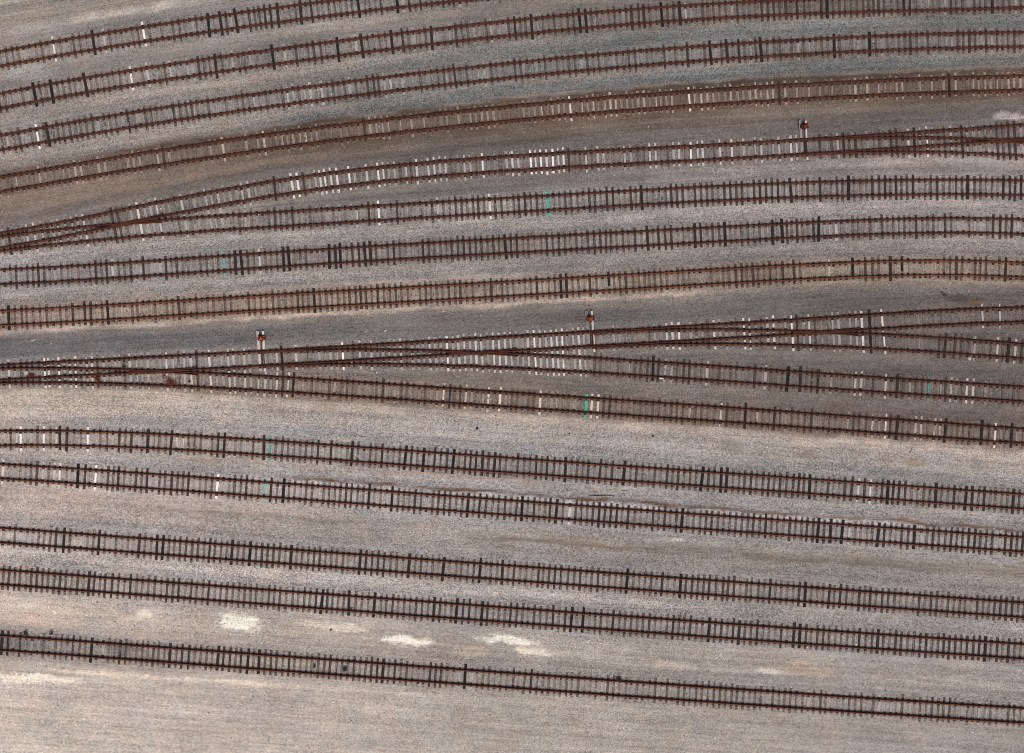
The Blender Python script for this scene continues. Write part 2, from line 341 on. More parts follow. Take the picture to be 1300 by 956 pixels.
def axis(lo, hi, step, far):
    a = list(np.arange(lo, hi + step * 0.5, step)); s = step; left = []; right = []
    x = lo
    while x > -far: s *= 1.35; x -= s; left.append(x)
    s = step; x = a[-1]
    while x < far: s *= 1.35; x += s; right.append(x)
    return np.array(left[::-1] + a + right)
def build_ground():
    gx = axis(-60, 60, 0.2, 1500); gy = axis(-50, 42, 0.2, 1500)
    X, Y = np.meshgrid(gx, gy)
    px = X / S + CX; py = CY - Y / S
    pxc = np.clip(px, -200, 1500)
    wx = 5.0 * fbm(px / 45, py / 45, 3, 4) + 2.5 * fbm(px / 12, py / 12, 9, 3)
    cy = [TR[k].y(pxc) for k in order]
    pyw = py + wx * 0.6
    nodes_y = []; nodes_c = []; nodes_g = []
    nb = len(order)
    bc = [keyed(b, px) for b in band]; kc = [keyed(bed[k], px) for k in order]
    # stack of levels: band colour, bed edge, bed centre, bed edge, band colour ...
    Ys = [cy[0] - 70]; Cs = [bc[0]]; Gs = [griti[0]]
    for i in range(nb):
        if i: 
            gap = (cy[i] - cy[i-1]) / 2; mid = (cy[i] + cy[i-1]) / 2
            Ys.append(mid); Cs.append(bc[i]); Gs.append(griti[i])
        if i == 0: gap = 40 + 0 * cy[0]
        nxt = (cy[i+1] - cy[i]) / 2 if i < nb - 1 else 40 + 0 * cy[0]
        g0 = 0.55
        Ys.append(cy[i] - np.minimum(23, gap * 0.72)); Cs.append(0.7 * bc[i] + 0.3 * kc[i]); Gs.append(griti[i])
        Ys.append(cy[i] - np.minimum(14, gap * 0.5)); Cs.append(kc[i]); Gs.append(g0)
        Ys.append(cy[i] + np.minimum(14, nxt * 0.5)); Cs.append(kc[i]); Gs.append(g0)
        Ys.append(cy[i] + np.minimum(23, nxt * 0.72)); Cs.append(0.7 * bc[i+1] + 0.3 * kc[i]); Gs.append(griti[i+1])
    Ys.append(cy[-1] + 70); Cs.append(bc[-1]); Gs.append(griti[-1])
    col = Cs[0].copy(); grit = np.full(px.shape, float(Gs[0]))
    for j in range(1, len(Ys)):
        lo, hi = Ys[j-1], Ys[j]
        t = np.clip((pyw - lo) / np.maximum(hi - lo, 0.5), 0, 1)
        m = pyw > lo
        tt = t[..., None]
        cc = Cs[j-1] * (1 - tt) + Cs[j] * tt
        col[m] = cc[m]; gg = Gs[j-1] * (1 - t) + Gs[j] * t; grit[m] = gg[m]
    # beds of the two tracks that fan out
    for k, rgb in (('11', [(0,0,0),(125,119,114),(126,119,114),(109,101,95),(109,99,94)]), ('12', [(0,0,0),(120,112,106),(120,112,106),(116,108,103),(108,98,92)])):
        t = TR[k]; kc2 = keyed(rgb, px); d = np.abs(pyw - t.y(px))
        m = (np.clip((20 - d) / 8, 0, 1) * np.clip((px - t.x0 - 60) / 60, 0, 1) * 0.85)[..., None]
        col[:] = col * (1 - m) + kc2 * m
    a = (col, grit, px, pyw)
    st = lambda *p, **k: stroke(*a, *p, **k); pa = lambda *p, **k: patch(*a, *p, **k)
    st('1', -34, -50, 260, 7, (196,184,174), .75, 1, g=.2)
    st('1', -50, -50, 560, 5, (150,134,120), .6, 2, g=.2)
    st('1', -66, -50, 300, 6, (122,110,102), .6, 3)
    pa(40, 90, 40, 12, (176,172,168), .5, 4, g=1)
    st('2', 28, 460, 1350, 9, (116,117,115), .75, 5, g=1)
    st('2', 40, 300, 900, 4, (132,122,112), .5, 6)
    st('3', 29, 330, 1350, 11, (109,110,109), .85, 7, g=1)
    st('3', 15, 640, 1350, 4, (136,122,112), .6, 8)
    st('4', -15, 120, 1350, 5.5, (84,64,50), .95, 9, g=.3)
    st('4', -22, 560, 1350, 2.5, (152,134,118), .6, 10, g=.3)
    st('4', 16, 300, 1350, 6, (92,74,62), .6, 11, g=.2)
    st('4', 30, 560, 1000, 7, (96,84,74), .5, 12)
    st('4', 44, 620, 1350, 6, (118,112,110), .6, 13, g=.8)
    st('4', 26, -60, 500, 9, (118,102,90), .5, 14, g=.3)
    pa(1280, 147, 22, 7, (190,176,170), .8, 15)
    pa(520, 225, 70, 9, (108,102,98), .5, 16)
    st('5', 26, 900, 1400, 7, (160,150,146), .6, 17, g=.9)
    st('5', 22, 500, 900, 7, (104,98,95), .6, 18)
    st('7', 28, 200, 900, 7, (128,124,122), .6, 19, g=1)
    st('8', -17, -60, 640, 4, (168,152,140), .6, 20, g=.5)
    pa(620, 352, 70, 7, (172,160,150), .65, 21)
    st('8', 17, -60, 900, 3, (190,172,158), .8, 22, g=.2)
    st('8', 15, 900, 1350, 3, (150,136,124), .6, 23, g=.4)
    st('8', 36, -60, 330, 12, (106,104,106), .6, 24)
    pa(505, 405, 40, 10, (128,120,116), .5, 25)
    pa(1225, 380, 26, 7, (76,66,58), .7, 26)
    pa(1236, 382, 8, 3, (120,92,58), .6, 27)
    pa(680, 300, 12, 3, (86,80,76), .8, 271)
    st('9', 19, 260, 340, 4, (128,122,118), .4, 28)
    st('10', 17, -60, 1350, 2.2, (132,112,98), .55, 29, g=.3)
    st('10', 24, -60, 1350, 7, (190,173,160), .55, 30, g=.2)
    st('10', -13, 340, 600, 3, (170,140,128), .55, 31, g=.3)
    st('10', 13, 330, 470, 2.5, (176,142,130), .5, 32, g=.3)
    st('10', -24, 560, 980, 6, (136,124,114), .5, 33)
    st('10', -20, 1000, 1400, 9, (108,94,86), .55, 34)
    st('13', -22, 60, 1350, 9, (150,148,148), .6, 35, g=1)
    pa(930, 568, 16, 12, (134,124,114), .6, 36)
    pa(1164, 588, 18, 5, (142,122,100), .6, 37); pa(1125, 585, 14, 5, (132,122,112), .5, 38)
    pa(1030, 578, 16, 4, (140,122,104), .5, 39); pa(1245, 592, 16, 8, (134,122,114), .5, 40)
    st('13', 19, 230, 700, 3, (158,134,120), .6, 41, g=.3)
    st('14', -18.5, 340, 1350, 2.2, (116,92,78), 1.2, 42, g=.2)
    st('14', -13.5, 330, 1350, 2.6, (198,190,185), .9, 43)
    st('14', 26, -60, 420, 11, (166,148,138), .5, 44, g=.2)
    st('14', 22, 420, 1350, 6, (132,128,126), .5, 45, g=1)
    st('14', 33, 240, 1350, 3, (134,122,108), .7, 46, g=.1)
    st('14', 40, 600, 1200, 3.6, (112,98,85), .75, 47, g=.1)
    st('14', 38, 1050, 1400, 4, (122,112,100), .6, 47, g=.1)
    pa(853, 684, 16, 1.8, (190,182,176), .8, 48)
    st('15', -20, -50, 700, 5, (156,152,150), .5, 49, g=1)
    st('15', 26, -50, 900, 5, (184,174,168), .5, 50, g=1)
    for i, (x, y, rx, ry, rgb, al) in enumerate([(302,791,26,11,(240,230,214),1),(515,813,30,7,(242,232,216),1),(440,799,24,6,(222,208,192),.9),(412,795,40,4,(210,198,184),.7),
        (180,781,12,5,(228,214,198),.9),(645,814,38,6,(240,230,216),1),(676,828,26,6,(228,212,194),.9),(60,775,60,6,(206,190,174),.8),(120,780,60,5,(206,190,174),.6),
        (40,786,70,8,(206,182,166),.6),(600,828,22,8,(196,178,162),.7),(860,846,26,5,(198,184,170),.7),(975,853,16,5,(206,196,184),.7),(1020,850,38,10,(176,156,138),.6),
        (35,863,75,7,(236,220,204),1),(150,858,90,4,(226,208,192),.8),(300,868,80,4,(214,198,182),.7),(150,866,60,4,(206,192,178),.6),(740,832,60,4,(190,180,170),.6),(1240,866,60,5,(178,168,158),.5),(200,805,60,5,(196,174,160),.5),(10,848,40,4,(200,184,170),.5)]):
        pa(x, y, rx, ry, rgb, al, seed=60 + i, g=.1)
    st('16', 26, 100, 800, 4, (158,152,148), .5, 90, g=.8)
    st('16', 40, 650, 1350, 2.5, (146,138,130), .5, 91, g=.3)
    pa(30, 816, 40, 9, (112,106,100), .7, 92); pa(158, 822, 30, 8, (108,104,102), .75, 93); pa(195, 838, 30, 4, (116,104,96), .6, 94)
    pa(440, 850, 12, 8, (110,110,108), .6, 95)
    pa(1195, 400, 20, 7, (96,98,98), .6, 96); pa(1160,396,12,6,(92,94,94),.5,97)
    # rust stain along every rail, oil and fines between the rails
    for k, t in TR.items():
        for sg in (-1, 1):
            d = np.abs(py - t.ry(pxc, sg)) + fbm(px / 8, py / 8, 5, 2) * 1.2
            wr = 5.2 if k in ('9', '5b', '11', '12', '5', '10', '4') else 4.2
            m = (np.clip((wr - d) / 3.0, 0, 1) * (px > t.x0 - 300) * (px >= (t.x0 if t.x0 > 1 else -9e9)) * .6)[..., None]
            col[:] = col * (1 - m) + SR(np.array((98, 70, 55.))) * m
    v_flow = np.zeros(px.shape)
    for j in range(nb):
        m = py > cy[j]; nx = cy[j+1] if j < nb - 1 else cy[j] + 80
        v_flow[m] = (j * 6.5 + 6.5 * (py - cy[j]) / np.maximum(nx - cy[j], 6))[m]
    m = py <= cy[0]; v_flow[m] = ((py - cy[0]) / 12)[m]
    b = 1 + 0.10 * fbm(px / 120, py / 30, 31, 4)
    b = b * (1 + 0.30 * fbm(px / 150, v_flow / 3.0, 77, 4, .6) * np.clip(.35 + .65 * (520 - py) / 200, .45, 1)) * (1 + .14 * fbm(px / 40, py / 26, 79, 4, .6))
    upper = np.clip((560 - py) / 120, 0, 1)
    col *= (b * (1.05 - .03 * upper))[..., None] * ALB * np.array((.978, 1.004, .985))
    # relief: tracks stand on a low ballast ridge, the ways between are a little lower
    dmin = np.full(px.shape, 1e9)
    for k, t in TR.items():
        d = np.abs(py - t.y(pxc)); d[(px < t.x0) & (t.x0 > 1)] = 1e9
        dmin = np.minimum(dmin, d)
    dm = dmin * S
    Z = -0.19 * np.clip((dm - 1.25) / 1.2, 0, 1) ** 1.0
    near = np.clip((2.2 - dm) / 0.8, 0, 1)
    fine = 0.016 * fbm(X * 1.7, Y * 1.7, 41, 4, 0.7)
    Z = Z + fine * (0.5 + 0.7 * near) + 0.05 * fbm(X / 6, Y / 6, 43, 3) * (1 - near)
    n = X.size; h, w = X.shape
    V = np.stack([X, Y, Z], -1).reshape(-1, 3)
    idx = np.arange(n).reshape(h, w)
    F = np.stack([idx[:-1, :-1], idx[:-1, 1:], idx[1:, 1:], idx[1:, :-1]], -1).reshape(-1, 4)
    me = bpy.data.meshes.new('ground'); me.vertices.add(n); me.loops.add(F.size); me.polygons.add(len(F))
    me.vertices.foreach_set('co', V.ravel()); me.loops.foreach_set('vertex_index', F.ravel())
    me.polygons.foreach_set('loop_start', np.arange(0, F.size, 4)); me.update(calc_edges=True)
    ca = me.attributes.new('col', 'FLOAT_COLOR', 'POINT')
    ca.data.foreach_set('color', np.concatenate([np.clip(col, 0.01, .9), np.ones(px.shape + (1,))], -1).astype('f').ravel())
    bd = np.zeros(px.shape)
    for k, t in TR.items():
        dd = np.clip((1.15 - np.abs(py - t.y(pxc)) * S / np.sqrt(1 + t.sl(pxc) ** 2)) / 0.2, 0, 1)
        if t.x0 > 1: dd = dd * (px > t.x0)
        bd = np.maximum(bd, dd * {'13': .6, '14': .6, '15': .35, '16': .35, '17': .4}.get(k, 1.0))
    ba = me.attributes.new('bed', 'FLOAT', 'POINT'); ba.data.foreach_set('value', bd.astype('f').ravel())
    ga = me.attributes.new('grit', 'FLOAT', 'POINT'); ga.data.foreach_set('value', grit.astype('f').ravel())
    # flow coordinates: v counts across the tracks, u runs along them
    v = np.zeros(px.shape)
    yy = [cy[0] - 300] + cy + [cy[-1] + 300]
    lv = [-300 * S] + list(np.array([float(TR[k].y(500)) - float(TR['1'].y(500)) for k in order]) * S) + [float(TR['17'].y(500) - TR['1'].y(500) + 300) * S]
    for j in range(len(yy) - 1):
        t = (py - yy[j]) / np.maximum(yy[j+1] - yy[j], 1)
        m = (py > yy[j]) if j else np.ones(px.shape, bool)
        q = lv[j] + t * (lv[j+1] - lv[j]); v[m] = q[m]
    uvl = me.uv_layers.new(name='flow'); uvp = np.stack([X, v], -1).reshape(-1, 2)
    uvl.data.foreach_set('uv', uvp[F.ravel()].astype('f').ravel())
    me.polygons.foreach_set('use_smooth', [True] * len(F))
    o = link('ground', me, [M_G]); tag(o, kind='structure')
build_ground()

# ------------------------------------------------------------------ rails
ZB = 0.052                     # underside of the rail foot
PROF = [(-.077, 0), (.077, 0), (.077, .012), (.016, .035), (.014, .110), (.042, .122), (.042, .156), (.034, .165), (-.034, .165), (-.042, .156), (-.042, .122), (-.014, .110), (-.016, .035), (-.077, .012)]
def sweep(tr, off, x0, x1, dz=0.0, prof=PROF, step=9, offf=None, sc=1.0):
    n = max(3, int(abs(x1 - x0) / step) + 1); xs = np.linspace(x0, x1, n); bm = bmesh.new(); rings = []
    for i, x in enumerate(xs):
        o = off if offf is None else offf((x - x0) / (x1 - x0))
        a = tr.pt(x, o); m = float(-tr.sl(x)); q = math.sqrt(1 + m * m); nx, ny = -m / q, 1 / q
        rings.append([bm.verts.new((float(a[0]) + nx * u * sc, float(a[1]) + ny * u * sc, ZB + dz + v)) for u, v in prof])
    k = len(prof)
    for a, b in zip(rings, rings[1:]):
        for j in range(k): bm.faces.new((a[j], a[(j+1) % k], b[(j+1) % k], b[j]))
    bm.faces.new(rings[0][::-1]); bm.faces.new(rings[-1])
    return bm

# ------------------------------------------------------------------ sleepers
CLS = {  # colour, width, top above the bed, grit cover
 'x': ((44,37,33), .265, .070, .06), 'd': ((74,64,57), .25, .058, .20), 'm': ((106,95,86), .245, .044, .36),
 'p': ((150,143,137), .24, .034, .36), 'w': ((196,189,182), .21, .044, .30), 'f': ((106,94,84), .25, .024, .60),
 'b': ((100,90,84), .20, -.03, 1.0), 'u': ((36,34,32), .25, .058, .05), 'g': ((66,186,158), .25, .056, .12), 't': ((92,160,150), .20, .050, .34), 'n': ((52,50,68), .24, .055, .10), 'W': ((224,218,211), .22, .058, .05)}
PAL = {'n': ((1, 1, 1), (146,138,132)), 'b': ((1.0, .88, .80), (112,96,86)), 'k': ((.86, .82, .80), (112,104,99)), 'l': ((1.08, 1.05, 1.03), (164,154,148))}
class SB:      # collects sleepers into arrays
    def __init__(s): s.v = []; s.f = []; s.c = []; s.d = []; s.k = []; s.uv = []; s.mi = []
    def box(s, hx, y0, y1, z0, z1, col, dust, cov, mi, M=None, bev=.012, skew=0.0, wob=None):
        b = len(s.v); e = bev
        ring = lambda z, e2: [(-hx + e2, y0 + e2, z), (hx - e2, y0 + e2, z), (hx - e2, y1 - e2, z), (-hx + e2, y1 - e2, z)]
        P = ring(z0, 0) + ring(z1 - e, 0) + ring(z1, e)
        for (x, y, z) in P:
            if M: x, y = M[0] + x * M[2] - y * M[3], M[1] + x * M[3] + y * M[2]
            s.v.append((x, y, z))
        Q = [(0,1,5,4),(1,2,6,5),(2,3,7,6),(3,0,4,7),(4,5,9,8),(5,6,10,9),(6,7,11,10),(7,4,8,11),(8,9,10,11)]
        for q in Q:
            s.f.append(tuple(b + i for i in q)); s.mi.append(mi)
            for i in q: s.uv.append((P[i][0], P[i][1]))
        s.c += [col] * 12; s.d += [dust] * 12; s.k += [cov] * 12
    def mesh(s, name):
        me = bpy.data.meshes.new(name); me.from_pydata(s.v, [], s.f)
        a = me.attributes.new('col', 'FLOAT_COLOR', 'POINT'); a.data.foreach_set('color', np.array([(*c, 1) for c in s.c], 'f').ravel())
        a = me.attributes.new('dust', 'FLOAT_COLOR', 'POINT'); a.data.foreach_set('color', np.array([(*c, 1) for c in s.d], 'f').ravel())
        a = me.attributes.new('cover', 'FLOAT', 'POINT'); a.data.foreach_set('value', np.array(s.k, 'f'))
        u = me.uv_layers.new(name='uv'); u.data.foreach_set('uv', np.array(s.uv, 'f').ravel())
        me.materials.append(M_S); me.materials.append(M_PL)
        me.polygons.foreach_set('material_index', s.mi); me.update()
        return me
def sleeper_geo(sb, cls, pal, y0, y1, rails, r, M=None):
    """one timber with its rail plates; y runs along it, rails = list of y where rails cross"""
    rgb, wd, top, cov = CLS[cls]; pm, dust = PAL[pal]
    j = r.uniform(.72, 1.28) if cls not in 'gWx' else 1
    col = tuple(lin(rgb[i]) * pm[i] * j * ALB for i in range(3)); du = tuple(lin(v) * ALB for v in dust)
    w = wd * r.uniform(.86, 1.14) / 2; z = top + r.uniform(-.008, .008)
    a, b = y0 + r.uniform(-.05, .06), y1 + r.uniform(-.06, .05)
    cv = cov + r.uniform(-.06, .12)
    if cls == 'u': a = (y0 + y1) / 2 - r.uniform(.2, .6)             # lower half gone
    if cls in 'fp' and r.random() < .3: b -= r.uniform(.1, .3)
    if cls in 'fp' and r.random() < .3: a += r.uniform(.1, .3)
    nseg = 1
    if cls in 'mpfd' and r.random() < .45:                            # split timber: two halves side by side
        gp = r.uniform(.008, .022); q = r.uniform(-.25, .25) * w
        for (c0, c1) in ((-w, q - gp), (q + gp, w)):
            cxm, hw = (c0 + c1) / 2, (c1 - c0) / 2
            MM = (cxm, 0, 1, 0) if M is None else (M[0] + cxm * M[2], M[1] + cxm * M[3], M[2], M[3])
            k = r.uniform(.8, 1.2)
            sb.box(hw, a + r.uniform(0, .06), b - r.uniform(0, .06), -.12, z - r.uniform(0, .006), tuple(c * k for c in col), du, cv, 0, MM)
    else:
        sb.box(w, a, b, -.12, z, col, du, cv, 0, M)
    for y in rails:                                                    # plates with a spike at either side of the rail
        ww = r.uniform(.105, .14)
        zt = ZB - .004
        sb.box(ww, y - .235, y + .235, -.02, max(zt, z + .006) if z < zt + .02 else zt, col, du, 0, 1, M, bev=.004)
        for sy in (-1, 1):
            yy = y + sy * .105
            MM = (r.choice((-1, 1)) * .04, yy, 1, 0)
            if M is not None: MM = (M[0] + MM[0] * M[2] - yy * M[3], M[1] + MM[0] * M[3] + yy * M[2], M[2], M[3])
            sb.box(.022, -.022, .022, zt, ZB + .045, col, du, 0, 1, MM, bev=.006)
variants = {}
def variant(cls, pal, k):
    key = (cls, pal, k)
    if key not in variants:
        sb = SB(); r = random.Random(hash((ord(cls), ord(pal), k)) & 0xffff)
        sleeper_geo(sb, cls, pal, -1.29, 1.29, (-HG, HG), r)
        variants[key] = sb.mesh('sleeper')
    return variants[key]

# traced sleepers that stand out (photo x at the track's centre): class -> positions
def c4(x0, *xs): return [x0 + v / 3.939 for v in xs]
MARK = {
'1': {'x': [119,265,280.5,300,353,382,455,504], 'd': [317,395.5,330,344,483.6,519,533,562,575], 'm': [9,94,220,250,404,410,425,440,463,468.6,591,604], 'w': [183,69]},
'2': {'x': [44.4,66,109,274,346.6,429,459.5,497.6,548,675,736,744,840,863,1050], 'd': [252.6,398.6,407.5,511.5,654,802,811,817.6,1012,1103,1207,579], 'm': [89,632,704,713,751,825,906,975,1021,1122,1140,1244], 'w': [167,188]},
'3': {'x': [61,902,966,1059,1104], 'd': [221,577.6,654,873,163,467,475,481,923,938], 'm': [57,74,81,89,110,118,185,237,244,251,265,330,359,416,430,534,541,564,983,1005,1178,1238,1280], 'w': [48,373,814,953]},
'4': {'d': [208,989,1205,463], 'w': [724,727,775,853,853.5,875]},
'5': {'d': [349,386,722,143,12,150], 'm': [666,810,730], 'w': [54,75,93,176,200,203,308,401,413,466,487,544,566,613,674,680,694,702,709,744,759,793,862,877,886,892,914,929,944,30,35]},
'6': {'x': c4(650,648) + c4(970,133,422,1018), 'd': c4(325,95,183,565,707,1000) + c4(650,95,125,268,388,475,595,797,825,915,975,1062,1122,1240,1270) + c4(970,10,70,218,280,605,660,745,865,960,1053,1255,1285),
      'w': [556,622,481], 'g': [695.7]},
'7': {'x': c4(0,1178,1208) + c4(325,138,165,367,398,422,545,573,1247) + c4(650,678,915,1065) + c4(970,42,90,273),
      'd': c4(0,82,193,480,535,655,718,830,885,1240) + c4(325,690,865,980,1040,1100,1188) + c4(650,25,235,380,412,470,495,555,615,733,767,797,1148) + c4(970,165,247,760,905,1145,1180,1210,1238), 'w': [6,330], 't': [284.5]},
'8': {'x': c4(0,45,540) + c4(325,292) + c4(650,245,273) + c4(970,632,1207), 'd': c4(0,365,425,455,895,1245) + c4(325,210,468,525,550,610,965,1022,1178) + c4(650,125,390,570,1120,1150,1205,1290) + c4(970,35,93,150,507,962),
      'm': c4(0,110,135,235) + c4(325,25,85,262,320,410,500,580,670,700,760,820,905,1230) + c4(650,215,605,635,715,745,1085,1175) + c4(970,182,543,930,990,1055,1080,1110), 'u': c4(650,485) + c4(970,443,690), 'w': c4(970,325), 'b': c4(970,220,250,280,350,380,410,720,780,830,870)},
'9': {'x': [332,334.5,358,748.5,751,1104], 'd': [1012,250,124], 'w': [1057,11.5,57,62,75,147,152,165,290,317,376,700,707,1247,1269,1120,1094]},
'10': {'x': [372.5,946,1139,1200,1246,1284], 'd': [359,486,584,774,867,923,983,1030,1130], 'm': [852,1005,1091,1231], 'w': [915,1124,1162,1169,1186,1263], 'n': [571], 'g': [743.8]},
'11': {'x': [829,1000,1016], 'd': [836,868,875,958,1038.5,1139], 'w': [1055,1085.5,1124,1207,1227,1235,1194], 't': [1178.5]},
'12': {'x': [1280], 'd': [1200,1212,1297], 'w': [1237,1266]},
'13': {'x': c4(0,300,740,857,1122) + c4(325,40,480,747,838,987,1132,1193) + c4(650,267,560,950,1045,1073) + c4(970,228,618,858,1008,1040,1245),
       'd': c4(0,335,597,657,1090) + c4(325,310,375,630,777,893,955,1045,1100,1220) + c4(650,120,175,210,440,500,775,890,982,1163,1195) + c4(970,80,145,320,403,645,705,798,950,1100),
       'w': c4(0,85,105,128,220,283,685,885,440) + c4(970,470,530), 't': c4(325,70)},
'14': {'x': c4(0,390) + c4(325,138,565,680,1060) + c4(650,50,222,435,850) + c4(970,270,332,390,570,750),
       'd': c4(0,185,425,540,592,680,735,858,942,1232) + c4(325,75,450,795,912,970,1118,1245) + c4(650,110,190,580,705) + c4(970,245,600,300,845,1140), 'w': c4(0,215,478,765,15) + c4(970,425,785,1178), 'W': c4(0,300,1087) + c4(650,287), 't': c4(325,42)},
'15': {'x': c4(0,320,495,785,815,1160,1250) + c4(325,175,520,765,937,1120,1232) + c4(650,575,842) + c4(970,205), 'd': c4(0,280,695,900,990,1048) + c4(325,290,580,610,825,1290) + c4(650,10,132,185,245,280,430,695,750,900,985,1055,1080) + c4(970,325,380,475,530,620,1210,1240,775)},
'16': {'x': c4(0,445) + c4(325,330,465,592,890,1003,1130) + c4(650,297,355,985,1135) + c4(970,148,178,568,1105), 'd': c4(0,525,560,835,45,185) + c4(325,683,1157,300) + c4(650,805,890,1195,110) + c4(970,85,475,540,685,810,925,955,1075), 'n': c4(325,1035)},
'17': {'x': c4(0,10,458,850,1090,1240) + c4(325,15,635,1045), 'd': c4(0,100,365,910,945,40,600,1205) + c4(325,370,490,925,870) + c4(650,95)},
}
# what the sleepers in between look like: (from x, palette, weights of the classes)
MIX = {
'1': [(-200,'n','ppmfmpm'),(245,'n','mmpmdm'),(430,'n','mdmpm'),(640,'n','mp')],
'2': [(-200,'n','pmfmpm'),(230,'n','mpmmp'),(640,'k','mpmfm'),(960,'k','mmmpmd')],
'3': [(-200,'l','pppmm'),(60,'n','mpmpm'),(560,'k','mpmfp'),(850,'k','mmpmp')],
'4': [(-200,'b','pppff'),(250,'b','ppfpf'),(560,'b','ppfpp'),(1000,'b','pppff')],
'5': [(-200,'n','mppwm'),(110,'n','ppwmp'),(360,'n','pwpmw'),(700,'n','pmmpww'),(1027,'k','pdmwmdp')],
'6': [(-200,'n','mpmp'),(290,'n','mmpfmm'),(560,'n','mmdm'),(650,'n','mmdm')],
'7': [(-200,'n','mmpm'),(300,'n','mmdmp'),(560,'n','mmdm'),(960,'n','mmdp'),(1080,'n','mmpp')],
'8': [(-200,'b','fbfp'),(90,'b','ffpbf'),(320,'b','ffpmf'),(560,'b','fffpb'),(690,'b','fpmf'),(870,'b','bbfb'),(925,'b','mfmp'),(1015,'b','bbbb'),(1082,'b','mpfm'),(1160,'b','bfbb'),(1260,'b','ffb')],
'9': [(-200,'l','mppmw'),(60,'l','pwmpw'),(230,'l','wpmp'),(331,'l','mmppp'),(420,'l','ppmpw'),(560,'l','pwpwp'),(752,'n','mmpp'),(830,'n','wppmpw'),(1000,'n','ppwpm'),(1110,'k','fpff'),(1200,'k','fbf')],
'10': [(-200,'n','pwpw'),(372,'b','ppmmp'),(560,'b','ppmpw'),(760,'b','pfmfm'),(960,'b','pmffmp')],
'11': [(-200,'k','pmmp'),(800,'k','mmpfm'),(980,'k','mpffm')],
'12': [(-200,'k','pwpm'),(1185,'k','mmpfm')],
'13': [(-200,'l','pmwpmm'),(150,'l','mpmpf'),(330,'n','mmpmm'),(560,'n','mmdm'),(950,'n','mmdm')],
'14': [(-200,'l','ppfmw'),(140,'l','mmpm'),(330,'l','mmpm'),(560,'n','mmdm')],
'15': [(-200,'l','fmfb'),(110,'l','mmmp'),(200,'n','mmdm'),(900,'n','mdmm')],
'16': [(-200,'n','mmdm')], '17': [(-200,'n','mmmp'),(200,'n','mmdm'),(560,'n','mmpm')]}
# wide timbers under turnouts: main track -> list of (from, to, branch track)
LONG = {'9': [(-130, 329, '10'), (339, 747, '11'), (754, 1186, '12')], '5': [(-130, 292, '6'), (1026, 1430, '5b')]}
SKIP = {'10': [(-999, 328)], '11': [(-999, 748.5)], '12': [(-999, 1187)], '6': [(-999, 293)], '5b': [(-999, 9999)]}
SIGHT = {'W': 0, 'g': 0, 't': 0, 'n': 0, 'x': 0, 'u': 1, 'd': 1, 'w': 1, 'm': 2, 'p': 3, 'f': 5, 'b': 9}
PLAB = {'g': 'bright green painted sleeper', 't': 'faded teal painted sleeper', 'n': 'bluish black sleeper', 'W': 'bright white sleeper'}

LAB = {
'1': 'topmost rusty railway track, curving up and out of the top edge of the photo',
'2': 'second railway track from the top, grey timbers with scattered black ones',
'3': 'third railway track from the top, between two strips of bluish grey gravel',
'4': 'railway track on brown rust-stained ballast, fourth from the top',
'5': 'bleached-timber railway track that splits towards the upper right corner by a switch stand',
'5b': 'short lower branch of rails leaving the upper right switch',
'6': 'railway track with a bright green sleeper near its middle, joining the bleached track at left',
'7': 'railway track with many black timbers, directly below the one with the bright green sleeper',
'8': 'railway track half buried in beige dirt, some sleepers hidden, above the dark grey strip',
'9': 'main track of the central fan, two switch stands on its upper side, white timber ends',
'10': 'lowest track of the central fan, with a green sleeper, beside the wide pale gravel strip',
'11': 'middle branch of the central fan, from the left switch stand to the right edge',
'12': 'short branch leaving the central fan at the middle switch stand',
'13': 'first railway track below the wide pale gravel strip, with a slight bend at the left',
'14': 'second railway track below the wide pale gravel strip, with bright white sleepers',
'15': 'railway track below the brown wheel ruts, third from the bottom',
'16': 'evenly spaced dark sleepers track just above the white sand patches, second from the bottom',
'17': 'bottommost railway track, leaving the photo through its lower edge'}
roots = {}; nobj = 0
